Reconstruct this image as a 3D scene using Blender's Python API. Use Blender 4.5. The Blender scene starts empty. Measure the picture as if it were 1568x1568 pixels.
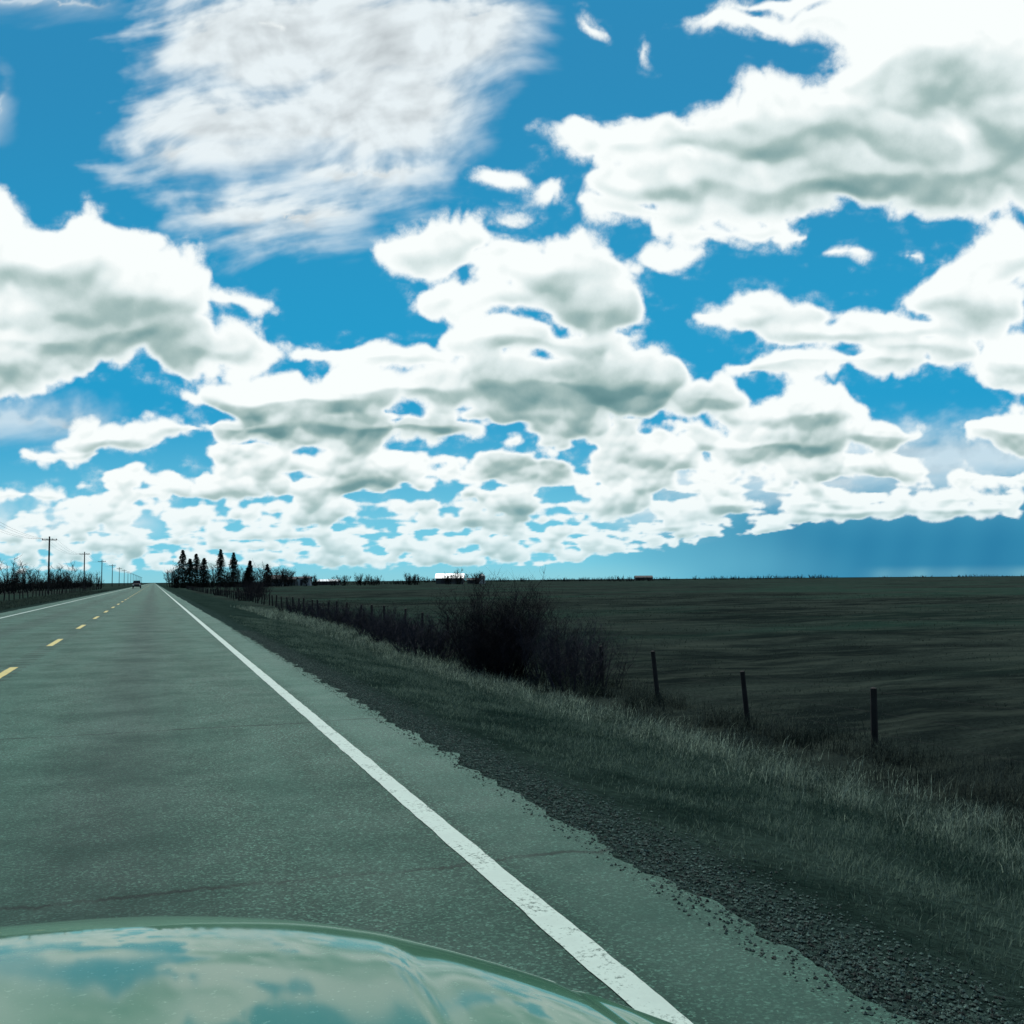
import bpy, math, numpy as np
from mathutils import Matrix, Vector, Euler
rng=np.random.default_rng(7)
scene=bpy.context.scene
scene.view_settings.view_transform='Standard'
scene.view_settings.look='None'
scene.view_settings.exposure=0
YAW=math.radians(19.6)

# ------------------------------------------------------------------ helpers
def s2l(c):
    c=np.asarray(c,float)/255.
    return np.where(c<=.04045,c/12.92,((c+.055)/1.055)**2.4)
_p=np.random.default_rng(3).permutation(256); _p=np.concatenate([_p,_p,_p])
_a=np.random.default_rng(4).random(256)*2*np.pi; _gx=np.cos(_a); _gy=np.sin(_a)
_jx=np.random.default_rng(5).random(256); _jy=np.random.default_rng(6).random(256)
def perlin(x,y,seed=0):
    x=np.asarray(x,float)+seed*17.31; y=np.asarray(y,float)+seed*9.77
    xi=np.floor(x).astype(np.int64); yi=np.floor(y).astype(np.int64)
    xf=x-xi; yf=y-yi; xi&=255; yi&=255
    u=xf**3*(xf*(xf*6-15)+10); v=yf**3*(yf*(yf*6-15)+10)
    def g(ix,iy,dx,dy):
        h=_p[_p[ix&255]+(iy&255)]
        return _gx[h]*dx+_gy[h]*dy
    a=g(xi,yi,xf,yf); b=g(xi+1,yi,xf-1,yf); c=g(xi,yi+1,xf,yf-1); d=g(xi+1,yi+1,xf-1,yf-1)
    return 1.4*((a*(1-u)+b*u)*(1-v)+(c*(1-u)+d*u)*v)
def worley(x,y,seed=0):
    """round puffs: 1 - (distance to nearest feature point)^2, slightly smoothed"""
    x=x+seed*13.7; y=y+seed*7.9
    xi=np.floor(x).astype(np.int32); yi=np.floor(y).astype(np.int32)
    xf=(x-xi).astype(np.float32); yf=(y-yi).astype(np.float32)
    acc=np.zeros(xf.shape,np.float32)
    for i in(-1,0,1):
        for j in(-1,0,1):
            h=_p[_p[(xi+i)&255]+((yi+j)&255)]
            dx=i+_jx[h].astype(np.float32)-xf; dy=j+_jy[h].astype(np.float32)-yf
            acc+=np.exp(-9.*(dx*dx+dy*dy))
    return 1+np.log(acc+1e-6)/9.
def fbm(x,y,o=4,seed=0):
    r=0;a=1.;t=0
    for i in range(o):
        r=r+a*perlin(x*2**i,y*2**i,seed+i*3); t+=a; a*=.5
    return r/t
def sstep(a,b,x):
    t=np.clip((x-a)/(b-a),0,1); return t*t*(3-2*t)

def mesh_np(name,verts,faces,mat=None,smooth=False,parent=None):
    verts=np.ascontiguousarray(verts,dtype=np.float32); faces=np.ascontiguousarray(faces,dtype=np.int32)
    me=bpy.data.meshes.new(name)
    k=faces.shape[1]; m=len(faces)
    me.vertices.add(len(verts)); me.vertices.foreach_set('co',verts.ravel())
    me.loops.add(m*k); me.loops.foreach_set('vertex_index',faces.ravel())
    me.polygons.add(m); me.polygons.foreach_set('loop_start',np.arange(0,m*k,k,dtype=np.int32))
    try: me.polygons.foreach_set('loop_total',np.full(m,k,dtype=np.int32))
    except Exception: pass
    me.polygons.foreach_set('use_smooth',np.full(m,smooth,dtype=bool))
    me.update(calc_edges=True)
    o=bpy.data.objects.new(name,me); scene.collection.objects.link(o)
    if mat: me.materials.append(mat)
    if parent: o.parent=parent
    return o
def mesh_py(name,verts,faces,mat=None,parent=None,smooth=False):
    me=bpy.data.meshes.new(name); me.from_pydata([tuple(v) for v in verts],[],faces); me.update()
    for p in me.polygons: p.use_smooth=smooth
    o=bpy.data.objects.new(name,me); scene.collection.objects.link(o)
    if mat: me.materials.append(mat)
    if parent: o.parent=parent
    return o
def empty(name,loc=(0,0,0),rz=0):
    e=bpy.data.objects.new(name,None); scene.collection.objects.link(e); e.location=loc; e.rotation_euler=(0,0,rz); e.empty_display_size=.2
    return e
def box(name,c,s,mat,parent=None,bev=0):
    x,y,z=c; a,b,d=s[0]/2,s[1]/2,s[2]/2
    v=[(x+i*a,y+j*b,z+k*d) for i in(-1,1) for j in(-1,1) for k in(-1,1)]
    f=[(0,1,3,2),(4,6,7,5),(0,4,5,1),(2,3,7,6),(0,2,6,4),(1,5,7,3)]
    o=mesh_py(name,v,f,mat,parent)
    if bev:
        m=o.modifiers.new('b','BEVEL'); m.width=bev; m.segments=2
    return o
def cyl(name,c,r,h,mat,parent=None,axis='z',n=16,r2=None):
    r2=r if r2 is None else r2
    v=[];f=[]
    for k,(rr,t) in enumerate(((r,-h/2),(r2,h/2))):
        for i in range(n):
            a=2*math.pi*i/n; p=(rr*math.cos(a),rr*math.sin(a),t)
            if axis=='x': p=(p[2],p[0],p[1])
            if axis=='y': p=(p[0],p[2],p[1])
            v.append((p[0]+c[0],p[1]+c[1],p[2]+c[2]))
    for i in range(n): f.append((i,(i+1)%n,n+(i+1)%n,n+i))
    f.append(tuple(range(n))[::-1]); f.append(tuple(range(n,2*n)))
    return mesh_py(name,v,f,mat,parent)
def tubes(P0,P1,R0,R1,n=3):
    P0=np.asarray(P0,float);P1=np.asarray(P1,float);R0=np.asarray(R0,float);R1=np.asarray(R1,float)
    d=P1-P0; d/=np.linalg.norm(d,axis=1,keepdims=True)+1e-9
    ref=np.where(np.abs(d[:,2:3])>.9,np.array([[1.,0,0]]),np.array([[0,0,1.]]))
    a=np.cross(d,ref); a/=np.linalg.norm(a,axis=1,keepdims=True)+1e-9; b=np.cross(d,a)
    N=len(P0); V=np.zeros((N,2*n,3))
    for i in range(n):
        t=2*np.pi*i/n; o=a*np.cos(t)+b*np.sin(t)
        V[:,i]=P0+o*R0[:,None]; V[:,n+i]=P1+o*R1[:,None]
    F=np.array([[i,(i+1)%n,n+(i+1)%n,n+i] for i in range(n)])
    F=(F[None]+(np.arange(N)*2*n)[:,None,None]).reshape(-1,4)
    return V.reshape(-1,3),F

# ------------------------------------------------------------------ node material helpers
class NT:
    def __init__(s,name):
        s.m=bpy.data.materials.new(name); s.m.use_nodes=True; s.t=s.m.node_tree; s.t.nodes.clear()
        s.out=s.t.nodes.new('ShaderNodeOutputMaterial')
    def n(s,typ,**kw):
        nd=s.t.nodes.new(typ)
        for k,v in kw.items(): setattr(nd,k,v)
        return nd
    def l(s,a,b): s.t.links.new(a,b)
    def setin(s,sock,v):
        if isinstance(v,bpy.types.NodeSocket): s.l(v,sock)
        else: sock.default_value=v
    def math(s,op,a,b=0.,c=None,clamp=False):
        nd=s.n('ShaderNodeMath',operation=op,use_clamp=clamp)
        s.setin(nd.inputs[0],a); s.setin(nd.inputs[1],b)
        if c is not None: s.setin(nd.inputs[2],c)
        return nd.outputs[0]
    def mix(s,f,a,b,blend='MIX'):
        nd=s.n('ShaderNodeMix',data_type='RGBA',blend_type=blend)
        s.setin(nd.inputs[0],f)
        s.setin(nd.inputs[6],a if isinstance(a,bpy.types.NodeSocket) else (*a,1)); s.setin(nd.inputs[7],b if isinstance(b,bpy.types.NodeSocket) else (*b,1))
        return nd.outputs[2]
    def pos(s): return s.n('ShaderNodeNewGeometry').outputs['Position']
    def scale(s,v,sc):
        nd=s.n('ShaderNodeVectorMath',operation='MULTIPLY'); s.l(v,nd.inputs[0]); nd.inputs[1].default_value=sc; return nd.outputs[0]
    def noise(s,vec,sc,det=4,rough=.55,dist=0):
        nd=s.n('ShaderNodeTexNoise'); s.l(vec,nd.inputs['Vector']); nd.inputs['Scale'].default_value=sc
        nd.inputs['Detail'].default_value=det; nd.inputs['Roughness'].default_value=rough; nd.inputs['Distortion'].default_value=dist
        return nd.outputs['Fac']
    def ss(s,v,a,b,lo=0.,hi=1.):
        nd=s.n('ShaderNodeMapRange',interpolation_type='SMOOTHSTEP'); s.setin(nd.inputs[0],v)
        nd.inputs[1].default_value=a; nd.inputs[2].default_value=b; nd.inputs[3].default_value=lo; nd.inputs[4].default_value=hi
        return nd.outputs[0]
    def diffuse(s,col,bump,bstr,bdist):
        b=s.n('ShaderNodeBsdfDiffuse'); s.l(col,b.inputs[0]); b.inputs[1].default_value=.6
        bn=s.n('ShaderNodeBump'); bn.inputs['Strength'].default_value=bstr; bn.inputs['Distance'].default_value=bdist
        s.l(bump,bn.inputs['Height']); s.l(bn.outputs[0],b.inputs['Normal']); s.l(b.outputs[0],s.out.inputs[0])
    def bsdf(s,col,rough=.8,metal=0.,spec=.5,bump=None,bstr=.3,bdist=.01,coat=0):
        b=s.n('ShaderNodeBsdfPrincipled'); s.setin(b.inputs['Base Color'],col if isinstance(col,bpy.types.NodeSocket) else (*col,1))
        s.setin(b.inputs['Roughness'],rough); s.setin(b.inputs['Metallic'],metal); b.inputs['Specular IOR Level'].default_value=spec
        b.inputs['Coat Weight'].default_value=coat
        if bump is not None:
            bn=s.n('ShaderNodeBump'); bn.inputs['Strength'].default_value=bstr; bn.inputs['Distance'].default_value=bdist
            s.l(bump,bn.inputs['Height']); s.l(bn.outputs[0],b.inputs['Normal'])
        s.l(b.outputs[0],s.out.inputs[0]); return b
def simple(name,col,rough=.8,metal=0,var=.25,sc=3.,spec=.4):
    t=NT(name); p=t.pos(); f=t.noise(p,sc,5)
    c=t.mix(t.ss(f,.3,.7),tuple(x*(1-var) for x in col),tuple(x*(1+var) for x in col))
    t.bsdf(c,rough,metal,spec); return t.m

# ------------------------------------------------------------------ terrain
def gz(x,y):
    x=np.asarray(x,float); y=np.asarray(y,float)
    base=np.interp(x,[-400,-60,-25,-14,-11,-7.6,-6.8,2.15,2.8,5,7,8.5,9.9,14,60,400],
                     [-.3,-.45,-.5,-.6,-.6,-.07,-.03,-.03,-.06,-.5,-1.0,-1.22,-1.18,-1.05,-.9,-.6])
    k=1-.35*sstep(22,45,y)
    side=np.where(x>2.5,sstep(2.9,4.5,x),sstep(7.4,9,-x))
    bump=.05*fbm(x/1.3,y/1.3,3,5)+.16*fbm(x/7,y/9,2,9)*sstep(8,14,np.abs(x))
    far=1.1*fbm(x/260,y/260,2,12)*sstep(40,260,np.abs(x))*sstep(60,250,np.hypot(x,y))
    return base*k+bump*side+far
def axis(lim,step0,growth):
    v=[0.];s=step0
    while v[-1]<lim: v.append(v[-1]+s); s*=growth
    return np.array(v)
xs_r=np.concatenate([np.arange(-8,14,.2),14+axis(9500,.25,1.06)[1:]])
xs=np.concatenate([-8-axis(9500,.3,1.07)[1:][::-1],xs_r])
ys=np.concatenate([-axis(60,.5,1.15)[1:][::-1],np.arange(0,30,.2),30+axis(9500,.25,1.022)])
X,Y=np.meshgrid(xs,ys); Z=gz(X,Y)
ny,nx=X.shape
idx=np.arange(nx*ny).reshape(ny,nx)
F=np.stack([idx[:-1,:-1],idx[:-1,1:],idx[1:,1:],idx[1:,:-1]],-1).reshape(-1,4)
t=NT('ground_mat'); p=t.pos(); sep=t.n('ShaderNodeSeparateXYZ'); t.l(p,sep.inputs[0]); gx,gy=sep.outputs[0],sep.outputs[1]
n1=t.noise(p,.9,6,.65); n2=t.noise(p,14,5,.7); n3=t.noise(t.scale(p,(.05,.14,.1)),1.,7,.7,.6); n4=t.noise(t.scale(p,(.014,.025,.1)),1.,4,.6,.5); n5=t.noise(p,70,3,.7); n6=t.noise(t.scale(p,(.25,.9,.1)),1.,5,.7,.4)
verge=t.mix(t.ss(n1,.35,.65),(.024,.050,.039),(.054,.098,.076))
verge=t.mix(t.ss(n2,.35,.7),t.mix(.55,verge,(.006,.012,.010)),verge)
field=t.mix(t.ss(n3,.40,.58),(.018,.029,.026),(.056,.080,.064))
field=t.mix(t.ss(n4,.45,.60,0,.85),field,(.042,.098,.070))
field=t.mix(t.ss(n2,.3,.65,.65,0),field,(.008,.013,.011))
field=t.mix(t.ss(n6,.45,.68,0,.6),field,(.085,.112,.084))
fe=t.math('ADD',t.math('ABSOLUTE',t.math('ADD',gx,2.2)),t.math('MULTIPLY',t.math('SUBTRACT',n1,.5),3.))
col=t.mix(t.ss(fe,9.2,11.5),verge,field)
vor=t.n('ShaderNodeTexVoronoi'); t.l(p,vor.inputs['Vector']); vor.inputs['Scale'].default_value=38
vsep=t.n('ShaderNodeSeparateColor'); t.l(vor.outputs['Color'],vsep.inputs[0])
grav=t.mix(vsep.outputs[0],(.012,.024,.021),(.065,.115,.095))
ge=t.math('ADD',t.math('ABSOLUTE',t.math('ADD',gx,2.35)),t.math('MULTIPLY',t.math('SUBTRACT',t.noise(p,2.2,5,.7),.5),1.1))
col=t.mix(t.ss(ge,4.9,5.35),grav,col)
t.diffuse(col,t.math('ADD',n2,t.math('MULTIPLY',n5,.5)),.8,.05)
mesh_np('ground',np.stack([X,Y,Z],-1).reshape(-1,3),F,t.m,True)

# ------------------------------------------------------------------ road
RX0,RX1=-6.9,2.26
t=NT('asphalt'); p=t.pos(); sep=t.n('ShaderNodeSeparateXYZ'); t.l(p,sep.inputs[0]); gx,gy=sep.outputs[0],sep.outputs[1]
v=t.n('ShaderNodeTexVoronoi'); t.l(p,v.inputs['Vector']); v.inputs['Scale'].default_value=95
vs=t.n('ShaderNodeSeparateColor'); t.l(v.outputs['Color'],vs.inputs[0]); agg=t.math('POWER',vs.outputs[0],4.)
fine=t.noise(p,42,4,.85); big=t.noise(t.scale(p,(1.3,.10,1)),1.,5,.6,.4); blot=t.noise(p,.8,7,.75)
c=t.mix(agg,(.018,.068,.046),(.17,.42,.30))
c=t.mix(t.ss(fine,.36,.60,.7,0),c,(.006,.028,.020))
c=t.mix(t.ss(big,.35,.68,.0,.35),c,(.055,.175,.125))
c=t.mix(t.ss(blot,.42,.68,0,.4),c,(.012,.046,.035))
def band(x0,w):
    d=t.math('ABSOLUTE',t.math('SUBTRACT',gx,x0)); return t.ss(d,0.,w,1.,0.)
c=t.mix(t.math('MULTIPLY',band(-.25,.85),t.ss(blot,.3,.6,.35,.6)),c,(.011,.042,.032))
c=t.mix(t.math('MULTIPLY',band(-4.0,.8),.35),c,(.011,.042,.032))
c=t.mix(t.ss(gx,1.62,1.8,0,.30),c,(.09,.21,.16))
c=t.mix(t.ss(gy,2.5,11.,.35,0),c,(.008,.030,.024))  # near road darkened in the colour, imitating its weaker light reflection close to camera
cw=t.noise(t.scale(p,(1.,0.,0.)),1.3,6,.7)
for yc,sl,st in((4.9,.02,.7),(10.2,-.02,.7),(19.,.03,.5),(31.,0,.5),(46.,.02,.5),(66,0,.5)):
    d=t.math('ABSOLUTE',t.math('ADD',t.math('ADD',gy,t.math('MULTIPLY',gx,sl)),t.math('SUBTRACT',t.math('MULTIPLY',t.math('SUBTRACT',cw,.5),.5),yc)))
    c=t.mix(t.math('MULTIPLY',t.ss(d,.004+yc*.0006,.035+yc*.001,1,0),t.ss(blot,.35,.6,st*.3,st)),c,(.003,.010,.008))
rm=t.math('MULTIPLY',band(-2.18,.24),t.ss(t.math('SINE',t.math('MULTIPLY',gy,2*math.pi/.6)),.2,.5))
rm=t.math('GREATER_THAN',rm,.15); c=t.mix(t.math('MULTIPLY',rm,.45),c,(.008,.022,.018))
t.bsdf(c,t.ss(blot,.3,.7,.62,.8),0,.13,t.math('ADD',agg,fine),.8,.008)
asph=t.m
def strip(name,x0,x1,ylist,z,mat,xn=1,edge=0):
    xs_=np.linspace(x0,x1,xn+1); yy=np.asarray(ylist,float)
    A,B=np.meshgrid(xs_,yy)
    if edge: 
        A=A.copy(); A[:,-1]+=edge*fbm(yy/.35,yy*0,5,3); A[:,0]+=edge*fbm(yy/.35,yy*0,5,8)
    C=np.full_like(A,z); id_=np.arange(A.size).reshape(A.shape)
    f=np.stack([id_[:-1,:-1],id_[:-1,1:],id_[1:,1:],id_[1:,:-1]],-1).reshape(-1,4)
    return mesh_np(name,np.stack([A,B,C],-1).reshape(-1,3),f,mat,True)
ylong=np.concatenate([np.arange(-40,0,1),np.arange(0,40,.05),40+axis(3000,.2,1.05)])
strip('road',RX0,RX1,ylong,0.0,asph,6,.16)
def paint(name,col,lo,hi):
    t=NT(name); p=t.pos(); f=t.noise(p,38,5,.8); g=t.noise(p,4,4,.7)
    w=t.math('ADD',t.math('MULTIPLY',f,.65),t.math('MULTIPLY',g,.35))
    c=t.mix(t.ss(w,lo,hi),(.028,.075,.055),col); c=t.mix(t.ss(g,.4,.7,0,.25),c,tuple(x*.6 for x in col))
    t.bsdf(c,.6,0,.3,f,.4,.004); return t.m
white=paint('white_road_paint',(.44,.58,.50),.37,.48); yel=paint('yellow_road_paint',(.58,.50,.14),.36,.48)
yl2=np.concatenate([np.arange(-40,0,1),np.arange(0,30,.015),30+axis(2500,.1,1.05)])
strip('edge_line',1.49,1.62,yl2,.004,white,3,.012)
strip('edge_line',-5.95,-5.82,yl2,.004,white,3,.012)
ctr=empty('centre_line')
for k in range(-3,60):
    yc=17.3+9*k
    o=strip('dash_%d'%(k+4),-2.25,-2.12,np.arange(yc-1.5,yc+1.5001,.1),.004,yel,2,.012); o.parent=ctr

# ------------------------------------------------------------------ gravel stones
def stones(name,N,mat):
    y=.8+30*rng.random(N)**2.0; x=2.50+.19*rng.standard_normal(N)
    k=(x>2.12)&(x<3.3); x=x[k];y=y[k];N=len(x)
    r=.003+.008*rng.random(N)**2.5
    oct_=np.array([[1,0,0],[0,1,0],[-1,0,0],[0,-1,0],[0,0,.7],[0,0,-.7]],float)
    V=oct_[None]*(.7+.6*rng.random((N,6,1)))*r[:,None,None]
    a=rng.random(N)*6.28; ca,sa=np.cos(a)[:,None],np.sin(a)[:,None]
    V=np.stack([V[...,0]*ca-V[...,1]*sa,V[...,0]*sa+V[...,1]*ca,V[...,2]],-1)
    z=np.where(x<2.3,0.0,gz(x,y)+.003)
    V+=np.stack([x,y,z+r*.3],-1)[:,None]
    f=np.array([[0,1,4],[1,2,4],[2,3,4],[3,0,4],[1,0,5],[2,1,5],[3,2,5],[0,3,5]])
    F=(f[None]+(np.arange(N)*6)[:,None,None]).reshape(-1,3)
    return mesh_np(name,V.reshape(-1,3),F,mat)
stones('gravel',42000,simple('gravel_stone',(.050,.095,.076),.9,0,.9,40))

# ------------------------------------------------------------------ grass
def grass_mat(name,c1,c2,sc=1.2,tr=.3):
    t=NT(name); p=t.pos(); f=t.noise(p,sc,4,.7); f2=t.noise(p,25,2,.6)
    c=t.mix(t.ss(t.math('ADD',t.math('MULTIPLY',f,.5),t.math('MULTIPLY',f2,.5)),.40,.62),c1,c2)
    d=t.n('ShaderNodeBsdfDiffuse'); t.l(c,d.inputs[0]); tr_=t.n('ShaderNodeBsdfTranslucent'); t.l(c,tr_.inputs[0])
    m=t.n('ShaderNodeMixShader'); m.inputs[0].default_value=tr; t.l(d.outputs[0],m.inputs[1]); t.l(tr_.outputs[0],m.inputs[2]); t.l(m.outputs[0],t.out.inputs[0]); return t.m
def blades(name,x,y,h,w,mat,lean=.45,bias=(.15,0)):
    N=len(x); z=gz(x,y)-.01
    a=rng.random(N)*6.28; l=h*lean*rng.random(N)
    dx=np.cos(a)*l+bias[0]*h; dy=np.sin(a)*l+bias[1]*h
    b=rng.random(N)*3.14; wx=np.cos(b)*w/2; wy=np.sin(b)*w/2
    V=np.zeros((N,5,3))
    V[:,0]=np.stack([x-wx,y-wy,z],-1); V[:,1]=np.stack([x+wx,y+wy,z],-1)
    V[:,2]=np.stack([x+wx*.7+dx*.35,y+wy*.7+dy*.35,z+h*.6],-1); V[:,3]=np.stack([x-wx*.7+dx*.35,y-wy*.7+dy*.35,z+h*.6],-1)
    V[:,4]=np.stack([x+dx,y+dy,z+h],-1)
    f=np.array([[0,1,2],[0,2,3],[3,2,4]]); F=(f[None]+(np.arange(N)*5)[:,None,None]).reshape(-1,3)
    return mesh_np(name,V.reshape(-1,3),F,mat)
N=180000
y=.6+45*rng.random(N)**2.0; x=2.75+5.0*rng.random(N)**.9
keep=(rng.random(N)<.25+.75*sstep(-.2,.25,fbm(x/.5,y/.8,3,21)))&(x>2.8+.25*fbm(y/.6,y*0,3,2)+.45*rng.random(N)); x,y=x[keep],y[keep]
blades('verge_grass',x,y,(.025+.05*rng.random(len(x)))*(1+.3*(x-3)),.004+.00035*y,grass_mat('verge_grass_mat',(.022,.054,.042),(.17,.245,.185),.9),1.0)
N=105000
y=.5+75*rng.random(N)**1.7; x=7.1+.75*rng.standard_normal(N)+.5*fbm(y/6,y*0,2,31)
keep=(x>5.2)&(x<10.8)&(rng.random(N)<sstep(-.1,.3,fbm(x/.6,y/.9,3,41))); x,y=x[keep],y[keep]
blades('tall_dry_grass',x,y,(.08+.26*rng.random(len(x))**1.8),.005+.0004*y,grass_mat('dry_grass_mat',(.025,.048,.038),(.30,.40,.31),1.4,.4),.8)
N=60000
y=.5+60*rng.random(N)**1.6; x=9.6+.5*rng.standard_normal(N)
keep=rng.random(N)<sstep(-.2,.3,fbm(x/.8,y/1.5,3,43)); x,y=x[keep],y[keep]
blades('fence_line_grass',x,y,(.10+.30*rng.random(len(x))**2),.006+.0004*y,grass_mat('fence_grass_mat',(.012,.021,.018),(.095,.125,.10),1.,.3),.8)
N=100000
y=2+110*rng.random(N)**1.5; x=10.3+70*rng.random(N)**1.7
keep=rng.random(N)<.05+.95*sstep(-.1,.35,fbm(x/2.5,y/2.2,4,51)); x,y=x[keep],y[keep]
blades('field_stubble',x,y,.03+.06*rng.random(len(x)),.008+.0006*y,grass_mat('stubble_mat',(.014,.024,.020),(.070,.100,.078),.3,.3),1.4)
N=25000
y=15+200*rng.random(N)**1.3; x=-8.2-5.5*rng.random(N); 
blades('roadside_grass',x,y,.08+.2*rng.random(N),.02+.0006*y,grass_mat('roadside_grass_mat',(.014,.028,.022),(.09,.13,.10),.5,.3),.8)

# ------------------------------------------------------------------ woody plants
def grow(base,height,spread,stems,kids,gkids,r0,up=1.2,lay=.35):
    P0=[];P1=[];R0=[];R1=[]
    def poly(p,d,L,n,r,curl):
        pts=[p];q=p.copy();dd=d/np.linalg.norm(d)
        for i in range(n):
            dd=dd+curl*rng.standard_normal(3)+np.array([0,0,.06]); dd/=np.linalg.norm(dd)
            nq=q+dd*L/n; P0.append(q);P1.append(nq);R0.append(r*(1-.85*i/n));R1.append(r*(1-.85*(i+1)/n)); q=nq; pts.append(q)
        return pts,dd
    for s in range(stems):
        a=rng.random()*6.28; tilt=spread*rng.random()**.7
        d=np.array([math.cos(a)*tilt,math.sin(a)*tilt,up]); b=np.array(base)+np.array([math.cos(a),math.sin(a),0])*lay*rng.random()
        L=height*(.6+.45*rng.random())
        pts,_=poly(b,d,L,5,r0*(.6+.6*rng.random()),.12)
        for k in range(kids):
            i=rng.integers(1,5); f=rng.random(); q=pts[i]*(1-f)+pts[i+1]*f if i+1<len(pts) else pts[i]
            a=rng.random()*6.28; d2=np.array([math.cos(a),math.sin(a),.5+.8*rng.random()])
            kp,_=poly(q,d2,L*(.18+.3*rng.random())*(1.1-.12*i),3,r0*.4,.2)
            for g in range(gkids):
                j=rng.integers(1,4); a=rng.random()*6.28
                poly(kp[j],np.array([math.cos(a),math.sin(a),.5+rng.random()]),L*(.07+.13*rng.random()),2,r0*.22,.25)
    return np.array(P0),np.array(P1),np.array(R0),np.array(R1)
def plant(name,specs,mat):
    A=[grow(*s[0],**s[1]) for s in specs]
    V,F=tubes(*[np.concatenate([a[i] for a in A]) for i in range(4)])
    return mesh_np(name,V,F,mat)
twig=simple('twig_bark',(.011,.013,.017),.9,0,.5,2.,.2)
twig2=simple('twig_red_bark',(.028,.031,.040),.9,0,.5,2.,.2)
bark=simple('dark_bark',(.008,.012,.011),.9,0,.4,2.,.2)
def at(x,y,dz=0): return (x,y,float(gz(x,y))+dz)
bx,by=8.7,25.6
plant('bush',[((at(bx,by),2.4,.75,150,12,5,.014),dict(lay=.7)),
              ((at(bx-.3,by-.6),1.5,1.1,90,10,4,.012),dict(lay=.9))],twig)
plant('bush',[((at(bx+.9,by-3.6),1.4,.8,80,10,4,.011),dict(lay=.9)),((at(bx+1.,by-1.6),1.7,.8,80,10,4,.012),dict(lay=.9))],twig2)
for (x,y,h,n) in((8.2,30.5,1.35,90),(8.,34,1.2,90),(8.4,38,1.1,80),(8.6,43,1.1,80),(8.5,49,1.1,60),(8.8,57,1.1,60),(8.7,66,1.1,50)):
    plant('shrub',[((at(x,y),h,1.0,n,8,3,.013+.0002*y),dict(lay=1.1))],twig2)
for (x,y,h) in((12.5,140,2.2),(13.5,150,2.6),(15,160,2.4),(11,170,2.),(10.5,120,1.5)):
    plant('shrub',[((at(x,y),h,1.0,60,7,2,.035),dict(lay=2.0))],twig)
sp=[]
for i in range(150):
    y=130+420*rng.random()**1.2; x=-24-18*rng.random()
    sp.append(((at(x,y),4.6+3.2*rng.random(),.22,2,12,2,.085+.0001*y),dict(lay=.6)))
plant('distant_bare_trees',sp,bark)
sp=[]
for i in range(230):
    y=130+420*rng.random()**1.2; x=-23-20*rng.random()
    sp.append(((at(x,y),2.0+2.0*rng.random(),.9,9,5,1,.08),dict(lay=1.8)))
plant('distant_shrubs',sp,bark)

needle=NT('spruce_needles'); _p0=needle.pos(); needle.bsdf(needle.mix(needle.noise(_p0,.9,3),(.003,.007,.005),(.012,.024,.018)),.9,0,.1); needle=needle.m
def spruce(x,y,h,w):
    b=at(x,y); e=empty('spruce_tree',b)
    cyl('trunk',(0,0,h*.48),.18,h*.96,bark,e,r2=.03,n=8)
    T=[]
    n=int(430*h/10)
    for i in range(n):
        f=rng.random()**1.1; z=h*(.03+.97*f); r=w*(1-f)**.8*(.55+.6*rng.random())+.10
        a=rng.random()*6.28; d=np.array([math.cos(a),math.sin(a),0]); sd=np.array([-d[1],d[0],0])
        for k in range(9):
            q=(k+rng.random())/9; c=np.array([0,0,z])+d*r*q+np.array([0,0,-.35*r*q*q+.05*rng.standard_normal()])+sd*.12*r*rng.standard_normal()
            s=.25+.42*rng.random()*(1-.3*f)
            v1=(d*rng.random()+sd*(rng.random()-.5)*2); v2=np.array([0,0,-1])*rng.random()+sd*(rng.random()-.5)+d*.3
            T+= [c,c+v1*s,c+v2*s]
    T=np.array(T); mesh_np('foliage',T,np.arange(len(T)).reshape(-1,3),needle,parent=e)
for (x,y,h,w) in((10.2,402,14.5,4.8),(15.2,405,13.,5.4),(17.8,398,11.2,4.6),(12.6,396,11,4.6),(24.5,410,15.,4.),(29.3,408,13.6,4.2),(37.5,430,11.,3.6),(44.5,430,9.5,3.8),(34,400,7.5,3.)):
    spruce(x,y,h,w)
sp=[]
for (x,y,h,n) in((36,400,7.5,12),(41,405,8.5,14),(52,430,8,14),(7.5,395,9,12),(20.5,400,8,12),(47,410,7,12),(55,440,6.5,10),(60,430,5,9),(26,400,6,12),(32,405,7,12),(5.8,395,6,8),(66,440,4.5,9),(72,430,4,9),(78,440,4.8,9)):
    sp.append(((at(x,y),h,.7,n,16,4,.15),dict(lay=2.))) 
plant('bare_tree_clump',sp,bark)
for (x,y,hs) in((108,440,5.2),(134,450,6.2),(142,452,5.8),(128,448,4.6),(84,430,4.5),(90,432,4.),(112,445,4.2)):
    plant('bare_tree',[((at(x,y),hs,.9,18,16,4,.13),dict(lay=2.2))],bark)
sp=[]
for (px0,px1,D,h,n) in((.035,.16,900,4,50),(.18,.25,1400,6,16),(.10,.12,800,5,5),(.25,.34,1800,7,20),(-.09,.02,900,5,30),(-.20,-.09,560,3,40),(-.31,-.2,520,3.4,60),(.34,.6,2200,7,30)):
    for i in range(n):
        s=px0+(px1-px0)*rng.random(); d=D*(.9+.2*rng.random())
        x=d*(math.sin(YAW)+s*math.cos(YAW)); y=d*(math.cos(YAW)-s*math.sin(YAW))
        if abs(x)<12: continue
        sp.append((((x,y,float(gz(x,y))),h*(.5+.6*rng.random()),1.3,8,5,1,.0003*D),dict(lay=.008*D)))
plant('distant_tree_line',sp,bark)

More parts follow.
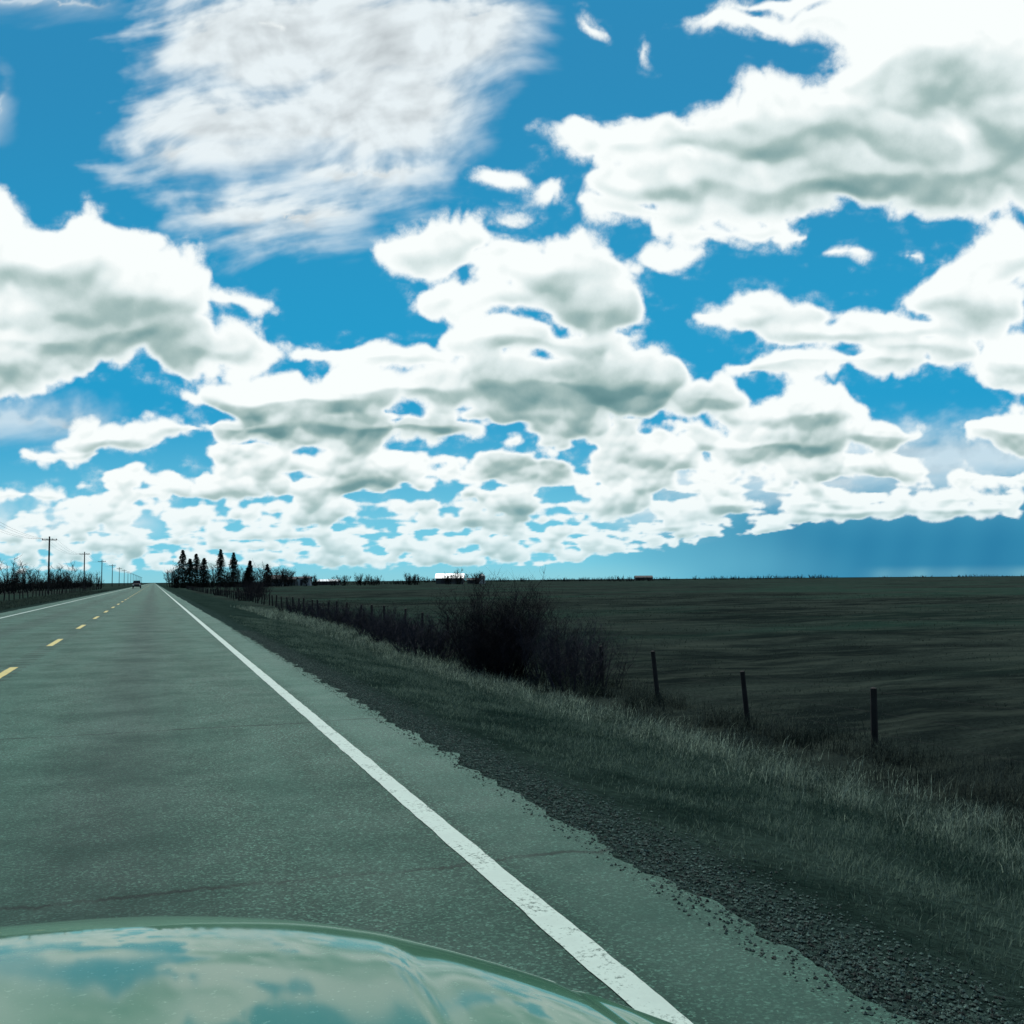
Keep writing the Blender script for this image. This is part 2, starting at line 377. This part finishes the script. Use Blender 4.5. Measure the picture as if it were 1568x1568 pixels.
# ------------------------------------------------------------------ fences, poles
wood=simple('weathered_wood',(.016,.018,.017),.9,0,.4,6.); wire=simple('wire_metal',(.02,.024,.024),.8,.2,.1)
def fence(name,xf,ylist,hh,wires=3):
    e=empty(name); P0=[];P1=[];R=[];tops=[]
    for y_ in ylist:
        x=xf+.06*rng.standard_normal(); b=np.array(at(x,y_,-.1)); h=hh*(.93+.14*rng.random())+.1
        tp=b+np.array([.05*rng.standard_normal(),.04*rng.standard_normal(),h]); P0.append(b);P1.append(tp);R.append(.045+.01*rng.random()+.00012*y_); tops.append((b,tp))
    V,F=tubes(P0,P1,R,np.array(R)*.9,8); mesh_np('posts',V,F,wood,parent=e)
    P=np.array(P1); rr=np.array(R)*.9
    c0=P; c1=P+np.array([0,0,.02]); V,F=tubes(c0,c1,rr,rr*.05,8); mesh_np('post_caps',V,F,wood,parent=e)
    A=[];B=[]
    for (b,tp),(b2,tp2) in zip(tops[:-1],tops[1:]):
        for k in range(wires):
            f=.95-.28*k; A.append(b+(tp-b)*f); B.append(b2+(tp2-b2)*f)
    V,F=tubes(A,B,np.full(len(A),.0013),np.full(len(A),.0013),4); mesh_np('wires',V,F,wire,parent=e)
fence('wire_fence',9.9,[5.6,8.9,12.2,15.45,18.8,21.6]+[25+3.3*k for k in range(95)],1.0)
fence('wire_fence',-14.2,[20+4.2*k for k in range(70)],1.0)
pts=[]
for k in range(-1,16):
    y_=189+93*k; b=at(-17,y_) 
    e=empty('utility_pole',b)
    cyl('pole',(0,0,4.9),.17,9.8,wood,e,r2=.12,n=10)
    box('crossarm',(0,.14,9.2),(2.4,.12,.14),wood,e)
    for j,xx in enumerate((-1.1,-.4,.5,1.1)): cyl('insulator_%d'%j,(xx,.14,9.36),.05,.18,wood,e,n=8)
    pts.append(np.array(b)+[0,.14,9.42])
A=[];B=[]
for a,b in zip(pts[:-1],pts[1:]):
    for xx in(-1.1,-.4,.5,1.1):
        prev=None
        for k in range(9):
            f=k/8; q=a+(b-a)*f+np.array([xx,0,-1.2*4*f*(1-f)])
            if prev is not None: A.append(prev);B.append(q)
            prev=q
V,F=tubes(A,B,np.full(len(A),.010),np.full(len(A),.010),4); mesh_np('power_line',V,F,wire)

# ------------------------------------------------------------------ farm buildings
wall_g=simple('grey_siding',(.04,.055,.055),.8,0,.2,1.); wall_w=simple('white_siding',(.30,.36,.36),.7,0,.1,1.); roof_w=simple('pale_metal_roof',(.70,.8,.8),.45,0,.08,.5)
roof_d=simple('dark_roof',(.02,.025,.03),.8); glass_d=simple('dark_glass',(.01,.015,.02),.15); steel=simple('galvanised_steel',(.3,.36,.37),.4,.5,.15)
def barn(name,s,D,w,l,h,rh,wm,rm,rz=0):
    x=D*(math.sin(YAW)+s*math.cos(YAW)); y=D*(math.cos(YAW)-s*math.sin(YAW))
    e=empty(name,at(x,y,-.1),rz)
    box('walls',(0,0,h/2),(w,l,h),wm,e)
    o=.5; v=[(-w/2-o,-l/2-o,h),(w/2+o,-l/2-o,h),(w/2+o,0,h+rh),(-w/2-o,0,h+rh),(w/2+o,l/2+o,h),(-w/2-o,l/2+o,h)]
    v+=[(a,b,c+.12) for a,b,c in v]
    f=[(0,1,2,3),(3,2,4,5),(6,9,8,7),(9,11,10,8),(0,6,7,1),(5,4,10,11),(0,3,9,6),(3,5,11,9),(1,7,8,2),(2,8,10,4)]
    mesh_py('roof',v,f,rm,e)
    for sx in(-1,1): mesh_py('gable_%d'%(sx+2),[(sx*w/2,-l/2,h),(sx*w/2,l/2,h),(sx*w/2,0,h+rh)],[(0,1,2)],wm,e)
    box('door',(-w*.2,-l/2-.03,h*.42),(w*.22,.06,h*.8),roof_d,e)
    for k in(.1,.3): box('window_%d'%(k*10),(w*k,-l/2-.03,h*.55),(w*.09,.06,h*.25),glass_d,e)
rz=-YAW
barn('barn',-.062,560,15,11,3.2,2.6,wall_g,roof_w,rz)
barn('farm_shed',-.222,470,7,6,3.,1.2,wall_g,roof_d,rz)
barn('farm_shed',-.206,480,5.5,6,3.6,.8,wall_w,roof_d,rz)
barn('farm_house',-.236,450,7,7,3.2,1.8,wall_g,roof_d,rz)
barn('farm_shed',-.182,520,10,8,2.,1.,wall_g,roof_w,rz)
barn('farm_shed',.13,1300,22,14,3.6,2.4,wall_g,roof_d,rz)
barn('farm_shed',-.038,590,8,6,2.2,1.2,wall_g,roof_d,rz)
def silo(s,D,r,h):
    x=D*(math.sin(YAW)+s*math.cos(YAW)); y=D*(math.cos(YAW)-s*math.sin(YAW)); e=empty('silo',at(x,y,-.1))
    cyl('bin',(0,0,h/2),r,h,steel,e,n=24); cyl('cone_roof',(0,0,h+.6),r*1.04,1.2,steel,e,n=24,r2=.2); cyl('cap',(0,0,h+1.3),.25,.2,steel,e,n=12)
    box('ladder',(0,-r-.06,h/2),(.5,.08,h),roof_d,e)
silo(-.030,570,1.7,4.6)

# ------------------------------------------------------------------ oncoming pickup truck
pt=simple('dark_truck_paint',(.008,.009,.011),.3,0,.1); rub=simple('tyre_rubber',(.012,.012,.012),.9); lampm=simple('headlamp_lens',(.7,.72,.7),.1)
tr=empty('pickup_truck',(-4.0,268,0),math.pi)
box('lower_body',(0,0,.78),(1.95,5.4,.62),pt,tr,.08)
hv=[(-.92,.9,1.09),(.92,.9,1.09),(.88,2.62,1.09),(-.88,2.62,1.09),(-.85,.95,1.25),(.85,.95,1.25),(.8,2.5,1.2),(-.8,2.5,1.2)]
mesh_py('hood',hv,[(0,1,2,3),(4,7,6,5),(0,4,5,1),(2,6,7,3),(0,3,7,4),(1,5,6,2)],pt,tr)
cv=[(-.93,-1.0,1.09),(.93,-1.0,1.09),(.93,1.2,1.09),(-.93,1.2,1.09),(-.72,-.8,1.95),(.72,-.8,1.95),(.72,.45,1.95),(-.72,.45,1.95)]
mesh_py('cab',cv,[(0,1,2,3),(4,7,6,5),(0,4,5,1),(2,6,7,3),(0,3,7,4),(1,5,6,2)],pt,tr)
mesh_py('windscreen',[(-.82,1.14,1.2),(.82,1.14,1.2),(.68,.53,1.88),(-.68,.53,1.88)],[(0,1,2,3)],glass_d,tr)
box('grille',(0,2.71,.85),(1.1,.03,.36),roof_d,tr); box('bumper',(0,2.76,.5),(1.95,.16,.2),roof_d,tr,.03)
for sx in(-1,1):
    box('headlamp_%d'%(sx+2),(sx*.76,2.71,.88),(.36,.04,.24),lampm,tr); box('mirror_%d'%(sx+2),(sx*1.1,.95,1.3),(.24,.1,.25),pt,tr,.02)
    for yy in(-1.7,1.7): cyl('wheel_%d_%d'%(sx+2,yy>0),(sx*.85,yy,.4),.4,.26,rub,tr,'x',20)
box('bed_rail',(0,-1.85,1.18),(1.9,1.6,.2),pt,tr,.03)

# ------------------------------------------------------------------ own car (front end)
t=NT('car_paint'); p=t.pos(); f=t.noise(p,1.6,3,.5); d=t.noise(p,110,3,.8); st_=t.noise(t.scale(p,(7,2.0,7)),1.,3,.5,.3)
c=t.mix(t.ss(f,.35,.7),(.058,.165,.105),(.090,.215,.140)); c=t.mix(t.ss(d,.60,.70,0,.45),c,(.24,.42,.31))
b=t.bsdf(c,t.ss(st_,.35,.7,.03,.09),.0,.42,coat=.0); cpaint=t.m
car=empty('car')
CX,HW=-.33,.9
def yf(u): return 1.62-.62*np.abs(u)**3.2
U=np.linspace(-1,1,161); Wn=np.linspace(0,1,80)
def top_z(u,w):
    z=1.03-.075*w-.035*np.abs(u)**3-.035*w**8
    z=z+.005*np.exp(-((np.abs(u)-.60-.10*w)/.03)**2)*(1-w**4)
    z=z-.008*np.exp(-((np.abs(u)-.88)/.008)**2)
    z=z-.004*sstep(.66,.46,np.abs(u)+.10*(1-w))
    return z-.025*sstep(.95,1,np.abs(u))
rows=[]
for w in Wn:
    yr=.42+(yf(U)-.42)*w
    rows.append(np.stack([CX+HW*U,yr,top_z(U,w)],-1))
zt=rows[-1][:,2]
for k,(o,dz) in enumerate(((.02,.02),(.035,.06),(.045,.12),(.05,.2),(.07,.26),(.09,.38),(.07,.5),(.0,.58))):
    rows.append(np.stack([CX+HW*U,yf(U)+o,zt-dz],-1))
G=np.stack(rows)
def side(sgn,colG):
    out=[]
    for o,dz in((.02,.03),(.03,.08),(.035,.2),(.03,.35),(.0,.5)):
        c=colG.copy(); c[:,0]+=sgn*o; c[:,2]=np.minimum(c[:,2],colG[:,2]-dz).clip(.30,None); out.append(c)
    return out
L=side(-1,G[:,0]); R_=side(1,G[:,-1])
G=np.concatenate([np.stack(L[::-1],1),G,np.stack(R_,1)],1)
r,cn=G.shape[:2]; id_=np.arange(r*cn).reshape(r,cn)
Fh=np.stack([id_[:-1,:-1],id_[:-1,1:],id_[1:,1:],id_[1:,:-1]],-1).reshape(-1,4)
mesh_np('hood_and_wings',G.reshape(-1,3),Fh,cpaint,True,car)
box('grille',(CX,1.70,.62),(.95,.03,.16),roof_d,car); box('lower_intake',(CX,1.72,.44),(.9,.03,.1),roof_d,car)
for sx in(-1,1):
    box('headlamp_%d'%(sx+2),(CX+sx*.68,1.50,.68),(.3,.12,.13),lampm,car,.03)
    cyl('wheel_%d'%(sx+2),(CX+sx*.78,.85,.33),.33,.22,rub,car,'x',28); cyl('rim_%d'%(sx+2),(CX+sx*.84,.85,.33),.2,.12,steel,car,'x',20)

# ------------------------------------------------------------------ sky backdrop
K=1539.
S=np.linspace(-.95,.95,1500); Vv=np.linspace(-.02,.82,660)
SS,VV=np.meshgrid(S,Vv)
q=1/(1+.065*VV)
cx=784+SS*K*q; cy=888-VV*K*q
def dist(tab,k):
    acc=np.zeros_like(cx)
    for (x0,y0,rx,ry) in tab:
        dx=(wx-x0);dy=(wy-y0); rr=np.sqrt((dx/rx)**2+(dy/ry)**2)+1e-4
        g=np.sqrt((dx/rx**2)**2+(dy/ry**2)**2)+1e-6
        dd=np.clip((1-rr)*np.minimum(rr/g,max(rx,ry)),-250,250)
        acc+=np.exp(np.clip(dd/k,-40,18))
    return k*np.log(acc+1e-17)
def blur(a,n,it=2):
    for _ in range(it):
        c=np.cumsum(np.pad(a,[(n+1,n),(0,0)],mode='edge'),axis=0); a=(c[2*n+1:]-c[:-2*n-1])/(2*n+1)
        c=np.cumsum(np.pad(a,[(0,0),(n+1,n)],mode='edge'),axis=1); a=(c[:,2*n+1:]-c[:,:-2*n-1])/(2*n+1)
    return a
Yup=np.clip(888-cy,0,None); Ls=12+.2*Yup
wx=cx+Ls*.26*perlin(cx/120,cy/100,1)+Ls*.06*perlin(cx/45,cy/38,2); wy=cy+Ls*.20*perlin(cx/130,cy/100,5)+Ls*.05*perlin(cx/40,cy/38,6)
cum=[(60,405,135,80),(150,385,80,70),(215,450,125,72),(330,530,90,48),(60,520,140,52),(-10,340,60,50),(-40,560,140,60),(375,455,42,16),(190,505,150,60),(70,470,140,70),
(170,672,78,30),(40,757,60,12),(270,655,48,15),(110,690,60,12),
(690,370,104,52),(765,395,70,40),(860,420,128,47),(910,470,104,55),(740,460,98,33),(830,525,150,38),(560,550,120,29),(450,610,170,38),(620,600,150,38),(600,650,140,28),(850,590,170,52),(990,590,75,52),(1090,615,56,34),(380,650,90,25),
(1500,90,235,140),(1220,38,150,30),(1320,10,200,34),(1240,205,185,76),(1010,225,155,45),(880,212,52,38),(1160,290,265,58),(1400,270,230,74),(1000,325,125,32),(1120,360,80,19),(1200,372,42,12),(1700,200,250,170),
(1030,390,44,17),(1200,480,94,34),(1320,515,160,35),(1480,465,98,62),(1550,400,74,48),(1560,550,78,48),(1280,560,160,23),(1400,540,110,28),(1120,487,52,13),(1300,402,30,9),(1390,398,24,8),
(1240,640,95,41),(1170,685,150,39),(1350,675,75,25),(1580,665,110,38),(1520,735,70,17),(1380,787,170,13),(1480,770,80,14),(1130,780,50,17),(1020,812,50,10),(1260,775,60,12),
(900,45,11,14),(1005,90,13,13),(775,275,19,13),(835,295,15,9),(790,340,15,15),
(-250,250,190,110),(-400,500,200,80),(-300,700,200,40),(1900,400,200,90),(1850,640,200,50),(2100,200,200,100)]
B=dist(cum,8.)
def deck(lx,ly,seed): return fbm(cx/lx,cy/ly,3,seed)
w1=sstep(775,825,cy); w3=1-sstep(690,760,cy)
nd=w1*deck(52,14,60)+w3*deck(150,54,70)+(1-w1)*(1-w3)*deck(100,30,80)
lowlim=np.interp(cx,[-800,0,850,1000,1100,1300,2400],[872,872,868,846,828,804,800])+9*fbm(cx/50,cy/30,3,4)
uplim=np.interp(cx,[-800,0,120,250,400,1000,1300,1600,2400],[790,790,755,695,636,620,685,790,790])
bias=.31*np.minimum(sstep(-30,40,cy-uplim),sstep(-2,14,lowlim-cy))+1.0*np.minimum(0,sstep(-70,0,cy-uplim)-1)+1.2*np.minimum(0,sstep(-9,9,lowlim-cy)-1)
bias-=.35*sstep(1150,1400,cx)*sstep(700,760,cy)+.20*sstep(250,0,cx)*sstep(820,760,cy)
bias+=.12*sstep(800,840,cy)
Dk=Ls*.8*(nd*1.5+bias)
D0=np.maximum(B,Dk)
bil=np.zeros_like(cx); Hb=np.zeros_like(cx)
ang=0
for i,lam in enumerate((120,68,38,22,13,8.)):
    wgt=np.clip(Ls/lam*1.25,0,1)**1.5; ang+=.9
    rx_=wx*math.cos(ang)+wy*math.sin(ang); ry_=-wx*math.sin(ang)+wy*math.cos(ang)
    bb=worley(rx_/lam,ry_/lam,20+i)
    bil+=(.26,.42,.50,.46,.36,.26)[i]*lam*wgt*(bb-.80)
    Hb+=(.20,.38,.40,.32,.20,.10)[i]*lam*wgt*bb
D=D0+bil
soft=2.2+.010*Yup
cover=sstep(-soft*.6,soft*1.8,D)
fr=fbm(cx/40,cy/24,5,90); cover=np.maximum(cover,.35*sstep(-16,8,D0+12*fr+bil*.8)*sstep(-.1,.6,fr)*sstep(820,700,cy))
dyg=(Vv[1]-Vv[0])*K; dxg=(S[1]-S[0])*K
tau=np.tanh(np.clip(D0*.9+.8*bil,0,None)/(Ls*.55))
Acc=np.zeros_like(tau); run=np.zeros(tau.shape[1]); Dl=np.maximum(Ls*.55,5.)
for j in range(tau.shape[0]-1,-1,-1):
    run=run*np.exp(-dyg/Dl[j])+tau[j]*dyg/Dl[j]
    run=.2*np.roll(run,1)+.6*run+.2*np.roll(run,-1)
    Acc[j]=run
mm=sstep(120,480,Yup)
H=Ls*1.1*np.tanh(np.clip(D0+.75*bil,0,None)/(Ls*1.1))
gB=np.gradient(blur(H,4),dyg,axis=0); gC=np.gradient(blur(H,12),dyg,axis=0); gbig=gB*(1-mm)+gC*mm
Hs=blur(Hb+.2*H,1,1); Hs=Hs*(1-mm)+blur(Hs,3,2)*mm
hy=np.gradient(Hs,dyg,axis=0); hx=np.gradient(Hs,dxg,axis=1)
lam_=(.66-hy*.74-hx*(-.12))/np.sqrt(1+hx*hx+hy*hy)
lam_=np.clip(lam_,-.2,1.)
gray=[(1210,235,170,55,.75),(1450,240,130,80,.8),(1150,215,110,50,.4),(1000,265,110,22,.4),(1330,310,150,25,.7),(1450,120,80,40,.35),(690,375,80,28,.4),(900,465,95,40,.95),(860,590,175,50,1.),(980,625,90,36,1.),(560,655,190,20,1.2),(430,655,90,18,1.),
(170,480,115,50,.75),(300,520,85,38,.8),(60,440,60,30,.35),(70,560,80,18,.3),(820,700,80,22,1.),(860,715,60,16,.8),(780,795,110,14,.7),(700,765,60,12,.7),(1210,490,70,28,.5),(1500,490,60,40,.45),(1240,672,90,24,.7),(1380,690,60,16,.5),(1090,630,40,22,.8),(180,690,70,14,.3),(1390,530,70,20,.3),(400,720,60,14,.6),(560,740,60,12,.6),(1130,790,50,10,.5)]
gm=np.zeros_like(cx)
gwx=cx+Ls*.5*perlin(cx/80,cy/60,81)+Ls*.2*perlin(cx/30,cy/26,83); gwy=cy+Ls*.3*perlin(cx/70,cy/55,82)+Ls*.14*perlin(cx/30,cy/26,84)
for (x0,y0,rx,ry,a) in gray: gm+=a*np.exp(-(((gwx-x0)/rx)**2+((gwy-y0)/ry)**2)*.9)
gm=1-np.exp(-1.2*gm)
inner=sstep(0,Ls*.30,blur(np.clip(D,0,None),2,1))
ash=sstep(.30,1.0,Acc)
shade=np.clip(.55*gm+.30*ash,0,1)
lit=.97-.14*np.clip(gbig,-.2,.9)-.46*gm*inner-(.16+.12*(1-mm))*ash*inner+inner*(.26+.08*shade)*(1-.25*mm)*(lam_-.62)
lit+=.14*np.exp(-np.clip(D,0,None)/(3+.025*Yup))
lit=np.clip(lit,.10,1.02)
lit=lit*(1-.6*mm)+blur(lit,1,2)*.6*mm
ca,sa=math.cos(.20),math.sin(.20)
ux=(cx*ca-cy*sa); uy=(cx*sa+cy*ca)
ux2=ux+50*perlin(cx/220,cy/160,33); uy2=uy+26*perlin(cx/160,cy/120,34)
st=fbm(ux2/150,uy2/36,5,35); st2=fbm(ux2/50,uy2/36,5,36)
wx=cx+30*st;wy=cy+20*st2
C=dist([(520,60,290,110),(400,190,190,75),(590,160,150,110),(720,30,110,60),(430,330,140,45),(300,230,110,40),(560,265,120,35)],14.)
C=C+58*st+36*st2
cir=sstep(-42,62,C)
C2=dist([(80,0,100,18),(0,165,14,36),(60,640,120,35),(90,800,150,30),(1450,700,200,50),(1150,740,200,30),(1300,720,200,36),(-300,150,150,60),(1010,790,90,24)],14.)
cir=np.maximum(cir,.66*sstep(-25,50,C2+26*st+16*st2))
litc=np.clip(.95+.24*st+.34*st2-.08*sstep(20,120,C),.55,1.)
e=Yup/900.
top=s2l((46,138,186)); mid=s2l((38,158,206)); low=s2l((124,208,230))
m=sstep(0,.32,e)[...,None]; blue=low*(1-m)+mid*m; m=sstep(.25,.95,e)[...,None]; blue=blue*(1-m)+top*m
m=(sstep(.26,.05,e)*.9*sstep(780,1350,cx+120*perlin(cx/300,cy/90,45)))[...,None]
shaft=.5+.5*perlin((cx+.25*cy)/60,cy/400,44)
blue=blue*(1-m)+(s2l((14,110,156))*(1-.4*shaft[...,None])+s2l((60,156,190))*.4*shaft[...,None])*m
m=(sstep(.022,.004,e)*(.2+.5*sstep(.4,.9,shaft))*sstep(1290,1380,cx)+sstep(.04,0,e)*.6*sstep(1100,850,cx))[...,None]
blue=blue*(1-m)+s2l((150,208,216))*m
haze=sstep(.20,.0,e)*.34
DIR=np.stack([SS,np.ones_like(SS),VV],-1); DIR/=np.linalg.norm(DIR,axis=-1,keepdims=True); DIR*=9300.
cyaw,syaw=math.cos(-YAW),math.sin(-YAW)
P=np.stack([DIR[...,0]*cyaw-DIR[...,1]*syaw,DIR[...,0]*syaw+DIR[...,1]*cyaw,DIR[...,2]+1.4],-1)
r,cn=SS.shape; id_=np.arange(r*cn).reshape(r,cn)
Fs=np.stack([id_[:-1,:-1],id_[1:,:-1],id_[1:,1:],id_[:-1,1:]],-1).reshape(-1,4)
t=NT('sky_mat')
def attr(n): a=t.n('ShaderNodeAttribute'); a.attribute_name=n; return a
pp=t.scale(t.pos(),(1/9300.,)*3)
fn=t.noise(pp,240,4,.65); fn=t.math('SUBTRACT',fn,.5)
cv_=attr('cover').outputs['Fac']
edge=t.math('MULTIPLY',t.math('MULTIPLY',cv_,t.math('SUBTRACT',1.,cv_)),4.)
cv2=t.math('ADD',cv_,t.math('MULTIPLY',edge,t.math('MULTIPLY',fn,1.0)),clamp=True)
lt=t.math('ADD',attr('lit').outputs['Fac'],t.math('MULTIPLY',fn,.07),clamp=True)
ramp=t.n('ShaderNodeValToRGB'); t.l(lt,ramp.inputs[0]); el=ramp.color_ramp.elements
cols=[(0.0,(78,124,130)),(.3,(116,154,156)),(.55,(168,192,190)),(.78,(222,235,235)),(.95,(250,255,254))]
el[0].position=0; el[0].color=(*s2l(cols[0][1]),1); el[1].position=.95; el[1].color=(*s2l(cols[-1][1]),1)
for ps,cc in cols[1:-1]: x_=el.new(ps); x_.color=(*s2l(cc),1)
sc=attr('sky_base').outputs['Color']
c=t.mix(attr('cirrus').outputs['Fac'],sc,attr('cirrus_col').outputs['Color'])
cl=t.mix(attr('haze').outputs['Fac'],ramp.outputs[0],tuple(s2l((176,222,234))))
c=t.mix(cv2,c,cl)
em=t.n('ShaderNodeEmission'); t.l(c,em.inputs[0]); em.inputs[1].default_value=1.0; t.l(em.outputs[0],t.out.inputs[0])
try: t.m.cycles.emission_sampling='NONE'
except Exception: pass
sky=mesh_np('sky',P.reshape(-1,3),Fs,t.m,True)
def fattr(n,a): at_=sky.data.attributes.new(n,'FLOAT','POINT'); at_.data.foreach_set('value',np.ascontiguousarray(a.ravel(),dtype=np.float32))
fattr('cover',cover); fattr('lit',lit); fattr('cirrus',cir*.93); fattr('haze',haze)
def cattr(n,a): at_=sky.data.attributes.new(n,'FLOAT_COLOR','POINT'); at_.data.foreach_set('color',np.concatenate([a,np.ones_like(a[...,:1])],-1).astype(np.float32).ravel())
cattr('sky_base',blue); cattr('cirrus_col',s2l((240,248,250))*litc[...,None])

# ------------------------------------------------------------------ light
SE,SA=math.radians(52),math.radians(14)
w=bpy.data.worlds.new('World'); scene.world=w; w.use_nodes=True; nt=w.node_tree; nt.nodes.clear()
sk=nt.nodes.new('ShaderNodeTexSky'); sk.sky_type='NISHITA'; sk.sun_disc=False; sk.sun_elevation=SE; sk.sun_rotation=SA
bg=nt.nodes.new('ShaderNodeBackground'); bg.inputs[1].default_value=.09; wo=nt.nodes.new('ShaderNodeOutputWorld')
nt.links.new(sk.outputs[0],bg.inputs[0]); nt.links.new(bg.outputs[0],wo.inputs[0])
sl=bpy.data.lights.new('sun','SUN'); sl.energy=3.2; sl.angle=math.radians(.5); sl.color=(1,.99,.93)
so=bpy.data.objects.new('sun',sl); scene.collection.objects.link(so)
d=Vector((math.sin(SA)*math.cos(SE),math.cos(SA)*math.cos(SE),math.sin(SE))); so.rotation_euler=d.to_track_quat('Z','Y').to_euler(); so.location=(0,0,50)

# ------------------------------------------------------------------ camera
cam=bpy.data.cameras.new('camera'); cam.sensor_width=36; cam.lens=35.33; cam.clip_start=.05; cam.clip_end=40000
co=bpy.data.objects.new('camera',cam); scene.collection.objects.link(co)
M=Matrix.Rotation(-YAW,4,'Z')@Matrix.Rotation(math.radians(90+3.86),4,'X')@Matrix.Rotation(math.radians(-.45),4,'Z')
co.matrix_world=Matrix.Translation((0,0,1.4))@M
scene.camera=co
